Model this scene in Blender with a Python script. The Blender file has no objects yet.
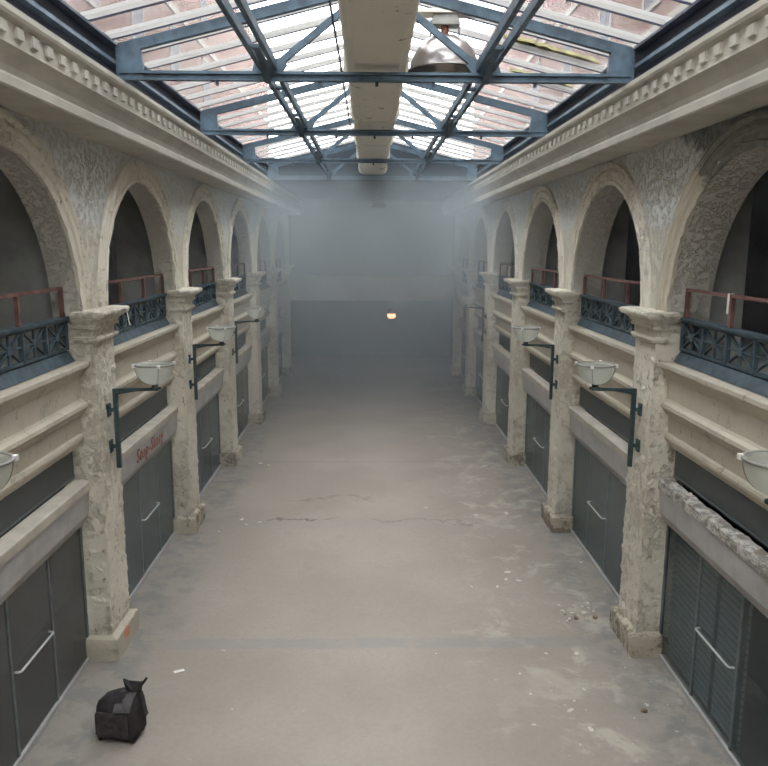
import bpy, bmesh, math, random
from mathutils import Vector, Matrix, noise
random.seed(7)
C = bpy.context.scene
COL = C.collection
PI = math.pi

# ------------------------------------------------------------------ materials
class NT:
    def __init__(s, name):
        s.m = bpy.data.materials.new(name); s.m.use_nodes = True
        s.t = s.m.node_tree; s.t.nodes.clear()
        s.out = s.t.nodes.new('ShaderNodeOutputMaterial')
        s.co = s.t.nodes.new('ShaderNodeTexCoord').outputs['Object']
        g_ = s.t.nodes.new('ShaderNodeNewGeometry'); s.geo = g_.outputs['Position']; s.nrm = g_.outputs['True Normal']
    def n(s, kind, **kw):
        nd = s.t.nodes.new(kind)
        for k, v in kw.items():
            setattr(nd, k, v)
        return nd
    def link(s, a, b):
        s.t.links.new(a, b)
    def setin(s, sock, v):
        if hasattr(v, 'is_output'): s.link(v, sock)
        elif isinstance(v, (tuple, list)) and len(v) == 3 and sock.type == 'RGBA': sock.default_value = (*v, 1)
        else: sock.default_value = v
    def noise(s, scale, detail=4, rough=.55, dist=0, co=None, sc=(1, 1, 1), col=False):
        c = co or s.geo
        if sc != (1, 1, 1):
            mp = s.n('ShaderNodeMapping'); mp.inputs['Scale'].default_value = sc; s.link(c, mp.inputs[0]); c = mp.outputs[0]
        nd = s.n('ShaderNodeTexNoise'); s.link(c, nd.inputs['Vector'])
        nd.inputs['Scale'].default_value = scale; nd.inputs['Detail'].default_value = detail
        nd.inputs['Roughness'].default_value = rough; nd.inputs['Distortion'].default_value = dist
        return nd.outputs['Color' if col else 'Fac']
    def vor(s, scale, co=None, feat='F1', out='Distance'):
        nd = s.n('ShaderNodeTexVoronoi', feature=feat); s.link(co or s.geo, nd.inputs['Vector'])
        nd.inputs['Scale'].default_value = scale
        return nd.outputs[out]
    def math(s, op, a, b=0.0, c=None, clamp=False):
        nd = s.n('ShaderNodeMath', operation=op, use_clamp=clamp)
        s.setin(nd.inputs[0], a); s.setin(nd.inputs[1], b)
        if c is not None: s.setin(nd.inputs[2], c)
        return nd.outputs[0]
    def step(s, v, a, b, x0=0.0, x1=1.0):
        nd = s.n('ShaderNodeMapRange', interpolation_type='SMOOTHSTEP')
        s.setin(nd.inputs[0], v)
        for i, q in enumerate((a, b, x0, x1)): nd.inputs[i + 1].default_value = q
        return nd.outputs[0]
    def mix(s, f, a, b, mode='MIX'):
        nd = s.n('ShaderNodeMix', data_type='RGBA', blend_type=mode)
        s.setin(nd.inputs[0], f); s.setin(nd.inputs[6], a); s.setin(nd.inputs[7], b)
        return nd.outputs[2]
    def sep(s, co=None):
        nd = s.n('ShaderNodeSeparateXYZ'); s.link(co or s.geo, nd.inputs[0])
        return nd.outputs
    def bump(s, h, strength=.5, dist=.02, nrm=None):
        nd = s.n('ShaderNodeBump'); nd.inputs['Strength'].default_value = strength
        nd.inputs['Distance'].default_value = dist; s.link(h, nd.inputs['Height'])
        if nrm is not None: s.link(nrm, nd.inputs['Normal'])
        return nd.outputs[0]
    def pbr(s, color, rough=.85, metal=0.0, spec=.3, bump=None, **kw):
        p = s.n('ShaderNodeBsdfPrincipled')
        s.setin(p.inputs['Base Color'], color); s.setin(p.inputs['Roughness'], rough)
        s.setin(p.inputs['Metallic'], metal); s.setin(p.inputs['Specular IOR Level'], spec)
        if bump is not None: s.link(bump, p.inputs['Normal'])
        for k, v in kw.items(): s.setin(p.inputs[k], v)
        return p.outputs[0]
    def end(s, sh):
        s.link(sh, s.out.inputs['Surface']); return s.m

M = {}
def simple(name, col, rough=.7, metal=0.0, spec=.3, var=.25, scale=6, bump=.15):
    t = NT(name)
    f = t.noise(scale, 5, .6)
    dark = tuple(c * (1 - var) for c in col); light = tuple(min(1, c * (1 + var)) for c in col)
    c = t.mix(t.step(f, .3, .7), dark, light)
    M[name] = t.end(t.pbr(c, rough, metal, spec, t.bump(t.noise(scale * 9, 4), bump, .01)))

def peeling(name, paint, under, spot, amount=.5, scale=5.0, bump=.8, dirt=.35):
    """old paint flaking off plaster: paint islands with sharp edges, bare plaster between them, dark pits"""
    t = NT(name)
    big = t.noise(.9, 3, .5)
    n = t.noise(scale, 10, .72, .2)
    th = t.math('ADD', n, t.math('MULTIPLY', t.math('SUBTRACT', big, .5), .5))
    isl = t.step(th, amount - .025, amount + .025)
    tint = t.mix(t.noise(2.3, 5), tuple(c * .86 for c in paint), tuple(min(1, c * 1.1) for c in paint))
    u = t.mix(t.noise(9, 5), tuple(c * .75 for c in under), under)
    c = t.mix(isl, u, tint)
    pits = t.step(t.noise(scale * 1.2, 8, .75, .2, sc=(1, 1, .55)), .605, .645)
    c = t.mix(t.math('MULTIPLY', pits, .8), c, spot)
    c = t.mix(t.math('MULTIPLY', t.step(t.noise(1.7, 6, .65), .5, .75), dirt), c, tuple(q * .55 for q in under))
    pale = t.step(t.noise(scale * 1.9, 8, .75, .2, co=None), .60, .66)
    c = t.mix(t.math('MULTIPLY', pale, .55), c, tuple(min(.82, q * 1.22) for q in paint))
    h = t.math('ADD', t.math('MULTIPLY', isl, .6), t.math('MULTIPLY', t.noise(scale * 3, 6, .75), .9))
    h = t.math('SUBTRACT', h, t.math('MULTIPLY', pits, .5))
    M[name] = t.end(t.pbr(c, .9, 0, .2, t.bump(h, bump, .02)))

peeling('pillar_paint', (.74, .69, .585), (.66, .605, .50), (.20, .15, .10), .46, 9.0, 1.0, .22)
peeling('arch_paint', (.74, .69, .59), (.66, .615, .52), (.26, .21, .16), .44, 8.0, .9, .22)
peeling('ledge_paint', (.50, .455, .372), (.455, .412, .335), (.25, .20, .15), .36, 6.0, .35, .3)
simple('cornice_paint', (.455, .432, .378), .85, 0, .2, .10, 1.6, .12)
simple('steel_blue', (.085, .13, .175), .55, .0, .4, .30, 3.5, .12)
simple('steel_dark', (.045, .055, .085), .55, .0, .4, .25, 3, .1)
simple('rail_blue', (.055, .08, .098), .6, 0, .35, .35, 7, .2)
simple('bracket_green', (.035, .06, .065), .55, 0, .4, .2, 8, .1)
simple('red_pipe', (.17, .09, .078), .65, 0, .3, .3, 6, .15)
t = NT('white_bar')
tl = t.n('ShaderNodeBsdfTranslucent'); tl.inputs[0].default_value = (.56, .55, .54, 1)
p = t.pbr((.75, .74, .73), .6, 0, .3); m1 = t.n('ShaderNodeMixShader'); m1.inputs[0].default_value = .25
t.link(tl.outputs[0], m1.inputs[1]); t.link(p, m1.inputs[2]); M['white_bar'] = t.end(m1.outputs[0])
simple('board_cream', (.46, .425, .365), .8, 0, .25, .14, 2.5, .2)
simple('board_grey', (.41, .398, .388), .8, 0, .25, .12, 2.2, .15)
simple('frame_grey', (.14, .16, .165), .5, .2, .5, .2, 6, .05)
simple('chrome', (.72, .73, .72), .4, .3, .5, .05, 4, 0)
simple('white_scrap', (.78, .76, .72), .9, 0, .2, .08, 20, .2)
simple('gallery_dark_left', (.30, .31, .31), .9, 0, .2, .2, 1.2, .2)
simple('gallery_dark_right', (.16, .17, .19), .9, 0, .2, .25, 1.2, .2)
simple('gallery_grey', (.36, .36, .34), .9, 0, .2, .2, 1.2, .3)
simple('shop_dark', (.09, .10, .10), .9, 0, .2, .3, 1.0, .1)
simple('shutter_grey', (.55, .60, .60), .6, .0, .4, .15, 2.0, .1)
simple('far_wall', (.10, .12, .135), .9, 0, .2, .15, .6, .1)
simple('far_dark', (.07, .085, .09), .9, 0, .2, .15, .6, .1)
simple('gable_blue', (.05, .064, .078), .9, 0, .2, .15, .6, .1)
simple('far_band', (.60, .59, .57), .9, 0, .2, .15, .8, .1)
simple('bag_black', (.028, .024, .025), .75, 0, .3, .35, 9, .5)
simple('bag_front', (.05, .043, .043), .8, 0, .3, .3, 12, .5)
simple('bag_grey', (.075, .07, .072), .8, 0, .3, .25, 12, .5)
simple('lamp_mount', (.30, .29, .27), .6, .3, .4, .2, 5, .1)
simple('flake', (.56, .525, .465), .9, 0, .2, .15, 20, .3)
simple('copper', (.30, .13, .09), .5, .6, .4, .2, 8, .1)
simple('red_letters', (.31, .15, .125), .8, 0, .2, .25, 14, .1)
simple('moss', (.22, .20, .08), .95, 0, .1, .5, 14, 1.0)
simple('rust_edge', (.25, .19, .14), .9, 0, .2, .4, 6, .6)

# duct: cream paint with scattered brown chips
t = NT('duct_paint')
c = t.mix(t.noise(1.3, 4), (.64, .60, .515), (.72, .68, .59))
chip = t.step(t.noise(2.6, 6, .7, .4), .62, .65)
c = t.mix(t.math('MULTIPLY', chip, .8), c, (.22, .15, .10))
M['duct_paint'] = t.end(t.pbr(c, .8, 0, .25, t.bump(t.noise(8, 4), .2, .01)))

# spandrel wall: bluish grey flaking distemper above the piers; green-black damp stain over the near right arch
def wall_mat(name, stain):
    t = NT(name)
    x, y, z = t.sep()
    n = t.noise(11.0, 10, .74, .2)
    isl = t.step(n, .40, .52)
    zone = t.step(t.math('ADD', z, t.math('MULTIPLY', t.math('SUBTRACT', t.noise(1.1, 5), .5), 1.4)), 6.0, 6.5)
    cream = t.mix(t.noise(2.0, 5), (.62, .575, .48), (.70, .65, .55))
    blue = t.mix(t.noise(2.5, 5), (.64, .655, .63), (.74, .75, .725))
    col = t.mix(zone, cream, blue)
    under = t.mix(t.noise(5, 5), (.57, .545, .48), (.66, .63, .56))
    col = t.mix(isl, under, col)
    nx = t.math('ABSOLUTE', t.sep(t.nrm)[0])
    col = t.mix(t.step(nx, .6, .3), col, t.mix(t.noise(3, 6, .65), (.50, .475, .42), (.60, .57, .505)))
    pits = t.step(t.noise(13, 8, .75, .2), .62, .66)
    col = t.mix(t.math('MULTIPLY', pits, t.math('MULTIPLY_ADD', zone, .35, .35)), col, (.13, .11, .085))
    if stain:
        d = t.math('ADD', t.math('POWER', t.math('DIVIDE', t.math('SUBTRACT', y, 8.6), 1.5), 2.0),
                   t.math('POWER', t.math('DIVIDE', t.math('SUBTRACT', z, 7.42), .36), 2.0))
        d = t.math('ADD', d, t.math('MULTIPLY', t.math('SUBTRACT', t.noise(2.2, 7, .7, .6), .5), 2.6))
        k = t.step(d, 1.25, .75)
        col = t.mix(t.math('MULTIPLY', k, .8), col, t.mix(t.step(t.noise(7, 8, .7), .35, .65), (.04, .05, .045), (.26, .28, .25)))
    h = t.math('ADD', t.math('MULTIPLY', isl, .6), t.math('MULTIPLY', t.noise(22, 6, .7), .5))
    M[name] = t.end(t.pbr(col, .92, 0, .2, t.bump(h, .9, .025)))
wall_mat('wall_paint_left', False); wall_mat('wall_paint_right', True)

t = NT('arch_paint_stained')   # archivolt of the stained arch
x, y, z = t.sep()
col = t.mix(t.noise(3, 6), (.47, .43, .35), (.58, .53, .43))
d = t.math('ADD', t.math('POWER', t.math('DIVIDE', t.math('SUBTRACT', y, 8.5), 1.45), 2.0),
           t.math('POWER', t.math('DIVIDE', t.math('SUBTRACT', z, 7.2), .6), 2.0))
d = t.math('ADD', d, t.math('MULTIPLY', t.math('SUBTRACT', t.noise(3.0, 7, .7, .6), .5), 2.6))
col = t.mix(t.math('MULTIPLY', t.step(d, 1.2, .7), .9), col, t.mix(t.noise(9, 6), (.04, .05, .045), (.30, .31, .27)))
M['arch_paint_stained'] = t.end(t.pbr(col, .9, 0, .2, t.bump(t.noise(14, 7, .7), .8, .02)))

# plinth with an orange paint scrawl
t = NT('plinth_orange')
x, y, z = t.sep()
col = t.mix(t.noise(4, 6), (.38, .35, .29), (.55, .50, .40))
d = t.math('ADD', t.math('POWER', t.math('DIVIDE', t.math('SUBTRACT', y, 10.72), .13), 2.0),
           t.math('POWER', t.math('DIVIDE', t.math('SUBTRACT', z, .25), .10), 2.0))
d = t.math('ADD', d, t.math('MULTIPLY', t.math('SUBTRACT', t.noise(14, 5), .5), 2.5))
col = t.mix(t.math('MULTIPLY', t.step(d, 1.1, .6), .8), col, (.62, .20, .12))
M['plinth_orange'] = t.end(t.pbr(col, .9, 0, .2, t.bump(t.noise(16, 6, .7), .8, .02)))
peeling('plinth_paint', (.50, .45, .36), (.30, .26, .21), (.14, .11, .08), .46, 5, .8, .5)

# board top broken open, paint hanging in white and dark strips
t = NT('board_broken')
n = t.noise(7.0, 8, .75, .3, sc=(1.6, 1.0, 1.6))
col = t.mix(t.step(n, .40, .62), (.24, .22, .20), (.62, .59, .55))
col = t.mix(t.step(t.noise(5, 6, .7), .55, .62), col, (.27, .23, .19))
M['board_broken'] = t.end(t.pbr(col, .9, 0, .2, t.bump(n, 1.0, .04)))

# concrete floor
t = NT('floor_concrete')
x, y, z = t.sep()
big = t.noise(.45, 5, .6); mid = t.noise(1.8, 7, .62); fine = t.noise(14, 6, .7)
col = t.mix(t.step(big, .3, .7), (.288, .251, .216), (.344, .302, .263))
col = t.mix(t.math('MULTIPLY', t.step(mid, .52, .75), .45), col, (.23, .207, .188))
col = t.mix(t.math('MULTIPLY', t.step(fine, .35, .75), .22), col, (.172, .157, .143))
# pale plaster dust drifting over the right side
dx = t.step(t.math('ADD', x, t.math('MULTIPLY', t.math('SUBTRACT', t.noise(.5, 5, .6), .5), 4.5)), .9, 3.2)
dust = t.math('MULTIPLY', dx, t.step(t.noise(1.3, 8, .68, .6), .50, .62))
col = t.mix(t.math('MULTIPLY', dust, .7), col, (.455, .415, .355))
# grey scuffed patches by both shop lines
edge = t.step(t.math('ADD', t.math('ABSOLUTE', x), t.math('MULTIPLY', t.math('SUBTRACT', t.noise(1.0, 6, .65), .5), 1.8)), 3.0, 3.7)
col = t.mix(t.math('MULTIPLY', edge, t.step(t.noise(2.4, 6, .65), .42, .6, .2, .75)), col, (.185, .182, .18))
spk = t.step(t.noise(11, 3, .5), .70, .73)
col = t.mix(t.math('MULTIPLY', spk, t.math('MULTIPLY_ADD', dx, .5, .12)), col, (.66, .62, .55))
# dark transverse strips where old joints ran
wob = t.math('MULTIPLY', t.math('SUBTRACT', t.noise(2.5, 5), .5), .16)
yw = t.math('ADD', y, wob)
def strip(y0, hw, soft, amt, brk=.42, colr=(.24, .23, .23)):
    global col
    d = t.math('ABSOLUTE', t.math('SUBTRACT', yw, y0))
    k = t.math('MULTIPLY', t.step(d, hw + soft, hw), t.step(t.noise(1.6, 6, .65), brk - .12, brk + .1))
    k = t.math('MULTIPLY', k, t.step(t.math('ABSOLUTE', t.math('SUBTRACT', x, .1)), 3.5, 3.0))
    col = t.mix(t.math('MULTIPLY', k, amt), col, colr)
strip(10.78, .10, .09, .6, .42); strip(20.75, .06, .05, .6); strip(15.9, .08, .3, .18); strip(25.6, .06, .06, .6)
# wandering cracks
cw = t.math('ADD', y, t.math('MULTIPLY', t.math('SUBTRACT', t.noise(.55, 7, .62), .5), 2.6))
for y0, x0, x1, amt in ((16.1, -2.6, -.6, .75), (16.0, -.4, 2.6, .35), (17.6, -2.2, .2, .4)):
    k = t.step(t.math('ABSOLUTE', t.math('SUBTRACT', cw, y0)), .055, .02)
    k = t.math('MULTIPLY', k, t.math('MULTIPLY', t.step(x, x0, x0 + .5), t.step(x, x1, x1 - .5)))
    col = t.mix(t.math('MULTIPLY', k, amt), col, (.11, .10, .095))
M['floor_concrete'] = t.end(t.pbr(col, .75, 0, .3, t.bump(t.math('ADD', mid, t.math('MULTIPLY', fine, .4)), .25, .02)))

# glass
def glass(name, tint, clear, rough, spec=.5):
    t = NT(name)
    tr = t.n('ShaderNodeBsdfTransparent'); tr.inputs[0].default_value = (.92, .95, .95, 1)
    f = t.noise(.9, 5, .6)
    c = t.mix(f, tuple(q * .8 for q in tint), tuple(q * 1.2 for q in tint))
    p = t.pbr(c, rough, 0, spec)
    mx = t.n('ShaderNodeMixShader'); mx.inputs[0].default_value = 1 - clear
    t.link(tr.outputs[0], mx.inputs[1]); t.link(p, mx.inputs[2])
    M[name] = t.end(mx.outputs[0])
glass('shop_glass', (.105, .145, .152), .25, .22)
glass('shop_glass_brown', (.10, .105, .105), .3, .22)
glass('shop_glass_clear', (.08, .105, .11), .72, .2)
glass('transom_glass', (.11, .128, .13), .4, .3)
t = NT('roof_glass')
tr = t.n('ShaderNodeBsdfTransparent'); tr.inputs[0].default_value = (.93, .94, .94, 1)
tl = t.n('ShaderNodeBsdfTranslucent'); tl.inputs[0].default_value = (.85, .84, .82, 1)
gl = t.n('ShaderNodeBsdfGlossy'); gl.inputs['Roughness'].default_value = .15
m1 = t.n('ShaderNodeMixShader'); t.link(t.step(t.noise(.8, 6, .65), .3, .8, .02, .10), m1.inputs[0])
t.link(tr.outputs[0], m1.inputs[1]); t.link(tl.outputs[0], m1.inputs[2])
m2 = t.n('ShaderNodeMixShader'); m2.inputs[0].default_value = .04
t.link(m1.outputs[0], m2.inputs[1]); t.link(gl.outputs[0], m2.inputs[2])
M['roof_glass'] = t.end(m2.outputs[0])
t = NT('bowl_glass')
tl = t.n('ShaderNodeBsdfTranslucent'); tl.inputs[0].default_value = (.74, .76, .70, 1)
p = t.pbr((.58, .58, .53), .35, 0, .5)
tr = t.n('ShaderNodeBsdfTransparent')
m1 = t.n('ShaderNodeMixShader'); m1.inputs[0].default_value = .5
t.link(tl.outputs[0], m1.inputs[1]); t.link(p, m1.inputs[2])
m2 = t.n('ShaderNodeMixShader'); m2.inputs[0].default_value = .22
t.link(m1.outputs[0], m2.inputs[1]); t.link(tr.outputs[0], m2.inputs[2])
M['bowl_glass'] = t.end(m2.outputs[0])
t = NT('aluminium')
M['aluminium'] = t.end(t.pbr(t.mix(t.noise(3, 4), (.30, .27, .265), (.40, .37, .365)), .28, .9, .5))

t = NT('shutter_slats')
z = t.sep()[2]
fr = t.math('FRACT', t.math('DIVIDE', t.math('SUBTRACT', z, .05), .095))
c = t.mix(t.step(fr, .66, .84), (.40, .46, .465), (.19, .22, .23))  # groove shade painted in as dark bands; the unlit slat relief shades weakly
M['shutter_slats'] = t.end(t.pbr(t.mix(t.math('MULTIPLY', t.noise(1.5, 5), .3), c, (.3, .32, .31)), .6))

# brick of the neighbouring buildings
t = NT('brick')
mp = t.n('ShaderNodeMapping'); t.link(t.geo, mp.inputs[0]); mp.inputs['Rotation'].default_value = (0, PI / 2, PI / 2)
cmb = t.n('ShaderNodeCombineXYZ'); xx = t.sep(); t.link(xx[1], cmb.inputs[0]); t.link(xx[2], cmb.inputs[1])
br = t.n('ShaderNodeTexBrick'); t.link(cmb.outputs[0], br.inputs['Vector'])
br.inputs['Scale'].default_value = 1.0; br.inputs['Brick Width'].default_value = .42; br.inputs['Row Height'].default_value = .15
br.inputs['Mortar Size'].default_value = .015
br.inputs['Color1'].default_value = (.105, .053, .043, 1); br.inputs['Color2'].default_value = (.137, .073, .06, 1); br.inputs['Mortar'].default_value = (.13, .10, .088, 1)
c = t.mix(t.math('MULTIPLY', t.step(t.noise(.35, 5), .4, .7), .55), br.outputs[0], (.155, .11, .094))
M['brick'] = t.end(t.pbr(c, .9, 0, .2))
simple('pale_stone', (.22, .20, .18), .9, 0, .2, .08, .6, .05)
simple('window_dark', (.11, .11, .125), .9, 0, .05, .15, 1, .0)

# ------------------------------------------------------------------ mesh builder
CACHE = {}
class MB:
    def __init__(s): s.v = []; s.f = []
    def add(s, vs, fs):
        b = len(s.v); s.v += [tuple(p) for p in vs]; s.f += [tuple(i + b for i in f) for f in fs]; return s
    def box(s, x0, x1, y0, y1, z0, z1):
        return s.add([(x, y, z) for x in (x0, x1) for y in (y0, y1) for z in (z0, z1)],
                     [(0, 1, 3, 2), (4, 6, 7, 5), (0, 4, 5, 1), (2, 3, 7, 6), (0, 2, 6, 4), (1, 5, 7, 3)])
    def prism(s, prof, y0, y1, seg=1):          # profile in (x, z), swept along y
        n = len(prof); vs = []; fs = []
        for j in range(seg + 1):
            y = y0 + (y1 - y0) * j / seg
            vs += [(p[0], y, p[1]) for p in prof]
        for j in range(seg):
            for i in range(n):
                k = (i + 1) % n
                fs.append((j * n + i, j * n + k, (j + 1) * n + k, (j + 1) * n + i))
        fs += [tuple(range(n)), tuple(range(seg * n, seg * n + n))]
        return s.add(vs, fs)
    def bar(s, p, q, w, h, up=(0, 0, 1)):       # rectangular bar from p to q
        p = Vector(p); q = Vector(q); d = (q - p).normalized()
        a = d.cross(Vector(up)).normalized(); b = a.cross(d).normalized()
        vs = [e + a * (sx * w / 2) + b * (sz * h / 2) for e in (p, q) for sx, sz in ((-1, -1), (1, -1), (1, 1), (-1, 1))]
        return s.add(vs, [(0, 1, 2, 3), (4, 7, 6, 5), (0, 4, 5, 1), (1, 5, 6, 2), (2, 6, 7, 3), (3, 7, 4, 0)])
    def loft(s, rings, cap=True):
        n = len(rings[0]); vs = [p for r in rings for p in r]; fs = []
        for j in range(len(rings) - 1):
            for i in range(n):
                k = (i + 1) % n
                fs.append((j * n + i, j * n + k, (j + 1) * n + k, (j + 1) * n + i))
        if cap: fs += [tuple(range(n)), tuple(range((len(rings) - 1) * n, len(rings) * n))]
        return s.add(vs, fs)
    def tube(s, pts, r, n=8):
        pts = [Vector(p) for p in pts]; rings = []
        for i, p in enumerate(pts):
            d = (pts[min(i + 1, len(pts) - 1)] - pts[max(i - 1, 0)]).normalized()
            up = Vector((0, 0, 1)) if abs(d.z) < .9 else Vector((1, 0, 0))
            a = d.cross(up).normalized(); b = d.cross(a)
            rings.append([p + a * r * math.cos(2 * PI * k / n) + b * r * math.sin(2 * PI * k / n) for k in range(n)])
        return s.loft(rings)
    def lathe(s, prof, c=(0, 0, 0), n=28, cap=False):
        return s.loft([[(c[0] + r * math.cos(2 * PI * k / n), c[1] + r * math.sin(2 * PI * k / n), c[2] + z) for k in range(n)] for r, z in prof], cap)
    def jitter(s, amp, sc=3.0, seed=0, chip=0.0, chipsc=5.0):
        o = Vector((seed * 7.3, seed * 3.1, seed * 5.7)); out = []
        for p in s.v:
            q = Vector(p)
            d = noise.noise_vector(q * sc + o) * amp
            if chip:
                m = noise.fractal(q * chipsc + o, .7, 2.1, 4)
                k = max(0, min(1, (m - .12) / .1))
                d = d * (.5 + k) + Vector((0, 0, 0)) if k == 0 else d + noise.noise_vector(q * chipsc * 2 + o) * chip * k
            out.append(tuple(q + d))
        s.v = out; return s
    def build(s, name, mat, parent=None, at=(0, 0, 0), sx=1, smooth=False, key=None, weld=False):
        if key is not None and key in CACHE: me = CACHE[key]
        else:
            me = bpy.data.meshes.new(name)
            me.from_pydata([(sx * p[0] - at[0], p[1] - at[1], p[2] - at[2]) for p in s.v], [], s.f)
            bm = bmesh.new(); bm.from_mesh(me)
            if weld: bmesh.ops.remove_doubles(bm, verts=bm.verts, dist=1e-4)
            bmesh.ops.recalc_face_normals(bm, faces=bm.faces); bm.to_mesh(me); bm.free()
            me.materials.append(M[mat])
            if smooth:
                for p in me.polygons: p.use_smooth = True
            if key is not None: CACHE[key] = me
        o = bpy.data.objects.new(name, me); COL.objects.link(o)
        if parent is not None: o.parent = parent
        else: o.location = at
        return o

def rough_box(x0, x1, y0, y1, z0, z1, st):
    """box skinned with a grid so that its surface can be chipped"""
    b = MB()
    def grid(f, A, B):
        na = max(1, round(A / st)); nb = max(1, round(B / st))
        vs = [f(i / na, j / nb) for i in range(na + 1) for j in range(nb + 1)]
        fs = [(i * (nb + 1) + j, i * (nb + 1) + j + 1, (i + 1) * (nb + 1) + j + 1, (i + 1) * (nb + 1) + j) for i in range(na) for j in range(nb)]
        b.add(vs, fs)
    X, Y, Z = x1 - x0, y1 - y0, z1 - z0
    for x in (x0, x1): grid(lambda u, v: (x, y0 + Y * u, z0 + Z * v), Y, Z)
    for y in (y0, y1): grid(lambda u, v: (x0 + X * u, y, z0 + Z * v), X, Z)
    for z in (z0, z1): grid(lambda u, v: (x0 + X * u, y0 + Y * v, z), X, Y)
    return b

def tag(o, label=None, cat=None, group=None, kind=None):
    if label: o['label'] = label
    if cat: o['category'] = cat
    if group: o['group'] = group
    if kind: o['kind'] = kind
    return o
def thing(name, loc, label, cat, group=None):
    o = bpy.data.objects.new(name, None); COL.objects.link(o); o.location = loc; o.empty_display_size = .2
    return tag(o, label, cat, group)
def struct(o): o['kind'] = 'structure'; return o

SIDE = {-1: 'left', 1: 'right'}
ORD = ['nearest', 'second', 'third', 'fourth', 'fifth', 'sixth']
Y0 = 5.4                       # near face of the pillar just behind the frame
P = lambda k: Y0 + 5.0 * k     # near face of pillar k
YN, YE = -5.0, 37.0
XS, XF, XP = 4.23, 3.87, 3.77  # shop glass, pillar face, plinth face
EN = 26.0                      # end of the glazed roof

# ------------------------------------------------------------------ setting
struct(MB().box(-7.2, 7.2, YN - .2, 43, -.15, 0).build('floor', 'floor_concrete'))
def arch_wall(s):
    b = MB()
    xa, xb = 3.97, (4.36 if s < 0 else 4.55)
    R, zs, zt = 2.0, 5.05, 8.0
    N = 40
    ks = list(range(-1, 6))
    for k in ks:
        y0 = P(k) + .9; c = y0 + 2.0
        arc = [(c - R * math.cos(PI * i / N), zs + R * math.sin(PI * i / N)) for i in range(N + 1)]
        for x in (xa, xb):
            for i in range(N):
                (ya, za), (yb, zb) = arc[i], arc[i + 1]
                b.add([(x, ya, za), (x, yb, zb), (x, yb, zt), (x, ya, zt)], [(0, 1, 2, 3)])
        for i in range(N):
            (ya, za), (yb, zb) = arc[i], arc[i + 1]
            b.add([(xa, ya, za), (xa, yb, zb), (xb, yb, zb), (xb, ya, za)], [(0, 1, 2, 3)])
    for k in range(-1, 7):
        y0 = P(k) - .1 if k > -1 else YN
        y1 = P(k) + .9 if k < 6 else YE
        b.box(xa, xb, y0, y1, 5.0 if k > -1 else 0, zt)
    b.box(XF, 4.4, P(0), P(0) + .8, 0, 5.05)              # the pier just outside the frame carries the near lamp
    b.box(4.0, 4.4, YN, P(0), 0, 5.05)
    b.box(4.3, 4.5, P(6) + .8, YE, 0, 5.05)
    w = struct(b.build('wall_' + SIDE[s], 'wall_paint_' + SIDE[s], sx=s, weld=True))
    # moulded archivolts, children of the wall
    prof = [(1.985, -.02), (1.985, .025), (2.05, .035), (2.07, .01), (2.13, .01), (2.15, .04), (2.20, .045), (2.26, .02), (2.30, .05), (2.34, .045), (2.36, -.02)]
    for k in range(0, 6):
        c = P(k) + 2.9; rings = []
        n = 72
        for i in range(n + 1):
            a = PI * i / n
            rings.append([(xa - p, c - r * math.cos(a), zs + r * math.sin(a)) for r, p in prof])
        mb = MB().loft(rings).jitter(.014, 4.5, k + (20 if s > 0 else 0), .028, 6)
        mb.build('archivolt', 'arch_paint_stained' if (s > 0 and k == 0) else 'arch_paint', parent=w, sx=s)
    # gallery behind the arches
    g = MB()
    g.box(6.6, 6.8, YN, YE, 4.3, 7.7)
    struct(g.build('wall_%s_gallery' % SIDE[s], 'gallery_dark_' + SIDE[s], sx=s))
    g = MB()
    for k in range(0, 7):
        g.box(xb + .06, xb + (.55 if s > 0 else .8), P(k) + .1, P(k) + .7, 4.46, 7.4)
    struct(g.build('trim_%s_gallery_piers' % SIDE[s], 'gallery_grey', sx=s))
    struct(MB().box(4.3, 6.6, YN, YE, 4.1, 4.44).build('floor_%s_gallery' % SIDE[s], 'gallery_grey', sx=s))
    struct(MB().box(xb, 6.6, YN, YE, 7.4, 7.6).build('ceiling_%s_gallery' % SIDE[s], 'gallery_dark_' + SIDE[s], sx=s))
    # back walls of the shops
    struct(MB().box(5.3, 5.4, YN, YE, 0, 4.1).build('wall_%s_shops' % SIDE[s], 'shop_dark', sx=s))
    # cornice
    pr = [(4.3, 7.43), (3.40, 7.42), (3.385, 7.44), (3.385, 7.52), (3.40, 7.55), (3.42, 7.56), (3.40, 7.62), (3.34, 7.71), (3.305, 7.745), (3.29, 7.76), (3.33, 7.77),
          (3.36, 7.79), (3.36, 7.99), (3.30, 8.02), (3.285, 8.05), (3.285, 8.105), (3.30, 8.115), (4.3, 8.13)]
    t_ = struct(MB().prism(pr, YN, YE, 1).build('trim_%d' % (1 if s < 0 else 2), 'cornice_paint', sx=s))
    d = MB()
    y = YN + .1
    while y < YE - .2:
        d.box(3.325, 3.40, y, y + .14, 7.87, 7.97); y += .335
    d.build('dentil_band', 'cornice_paint', parent=t_, sx=s)
for s in (-1, 1): arch_wall(s)
struct(MB().box(-7, 7, YN - .2, YN, 0, 9.6).build('wall_near', 'wall_paint_left'))
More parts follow.
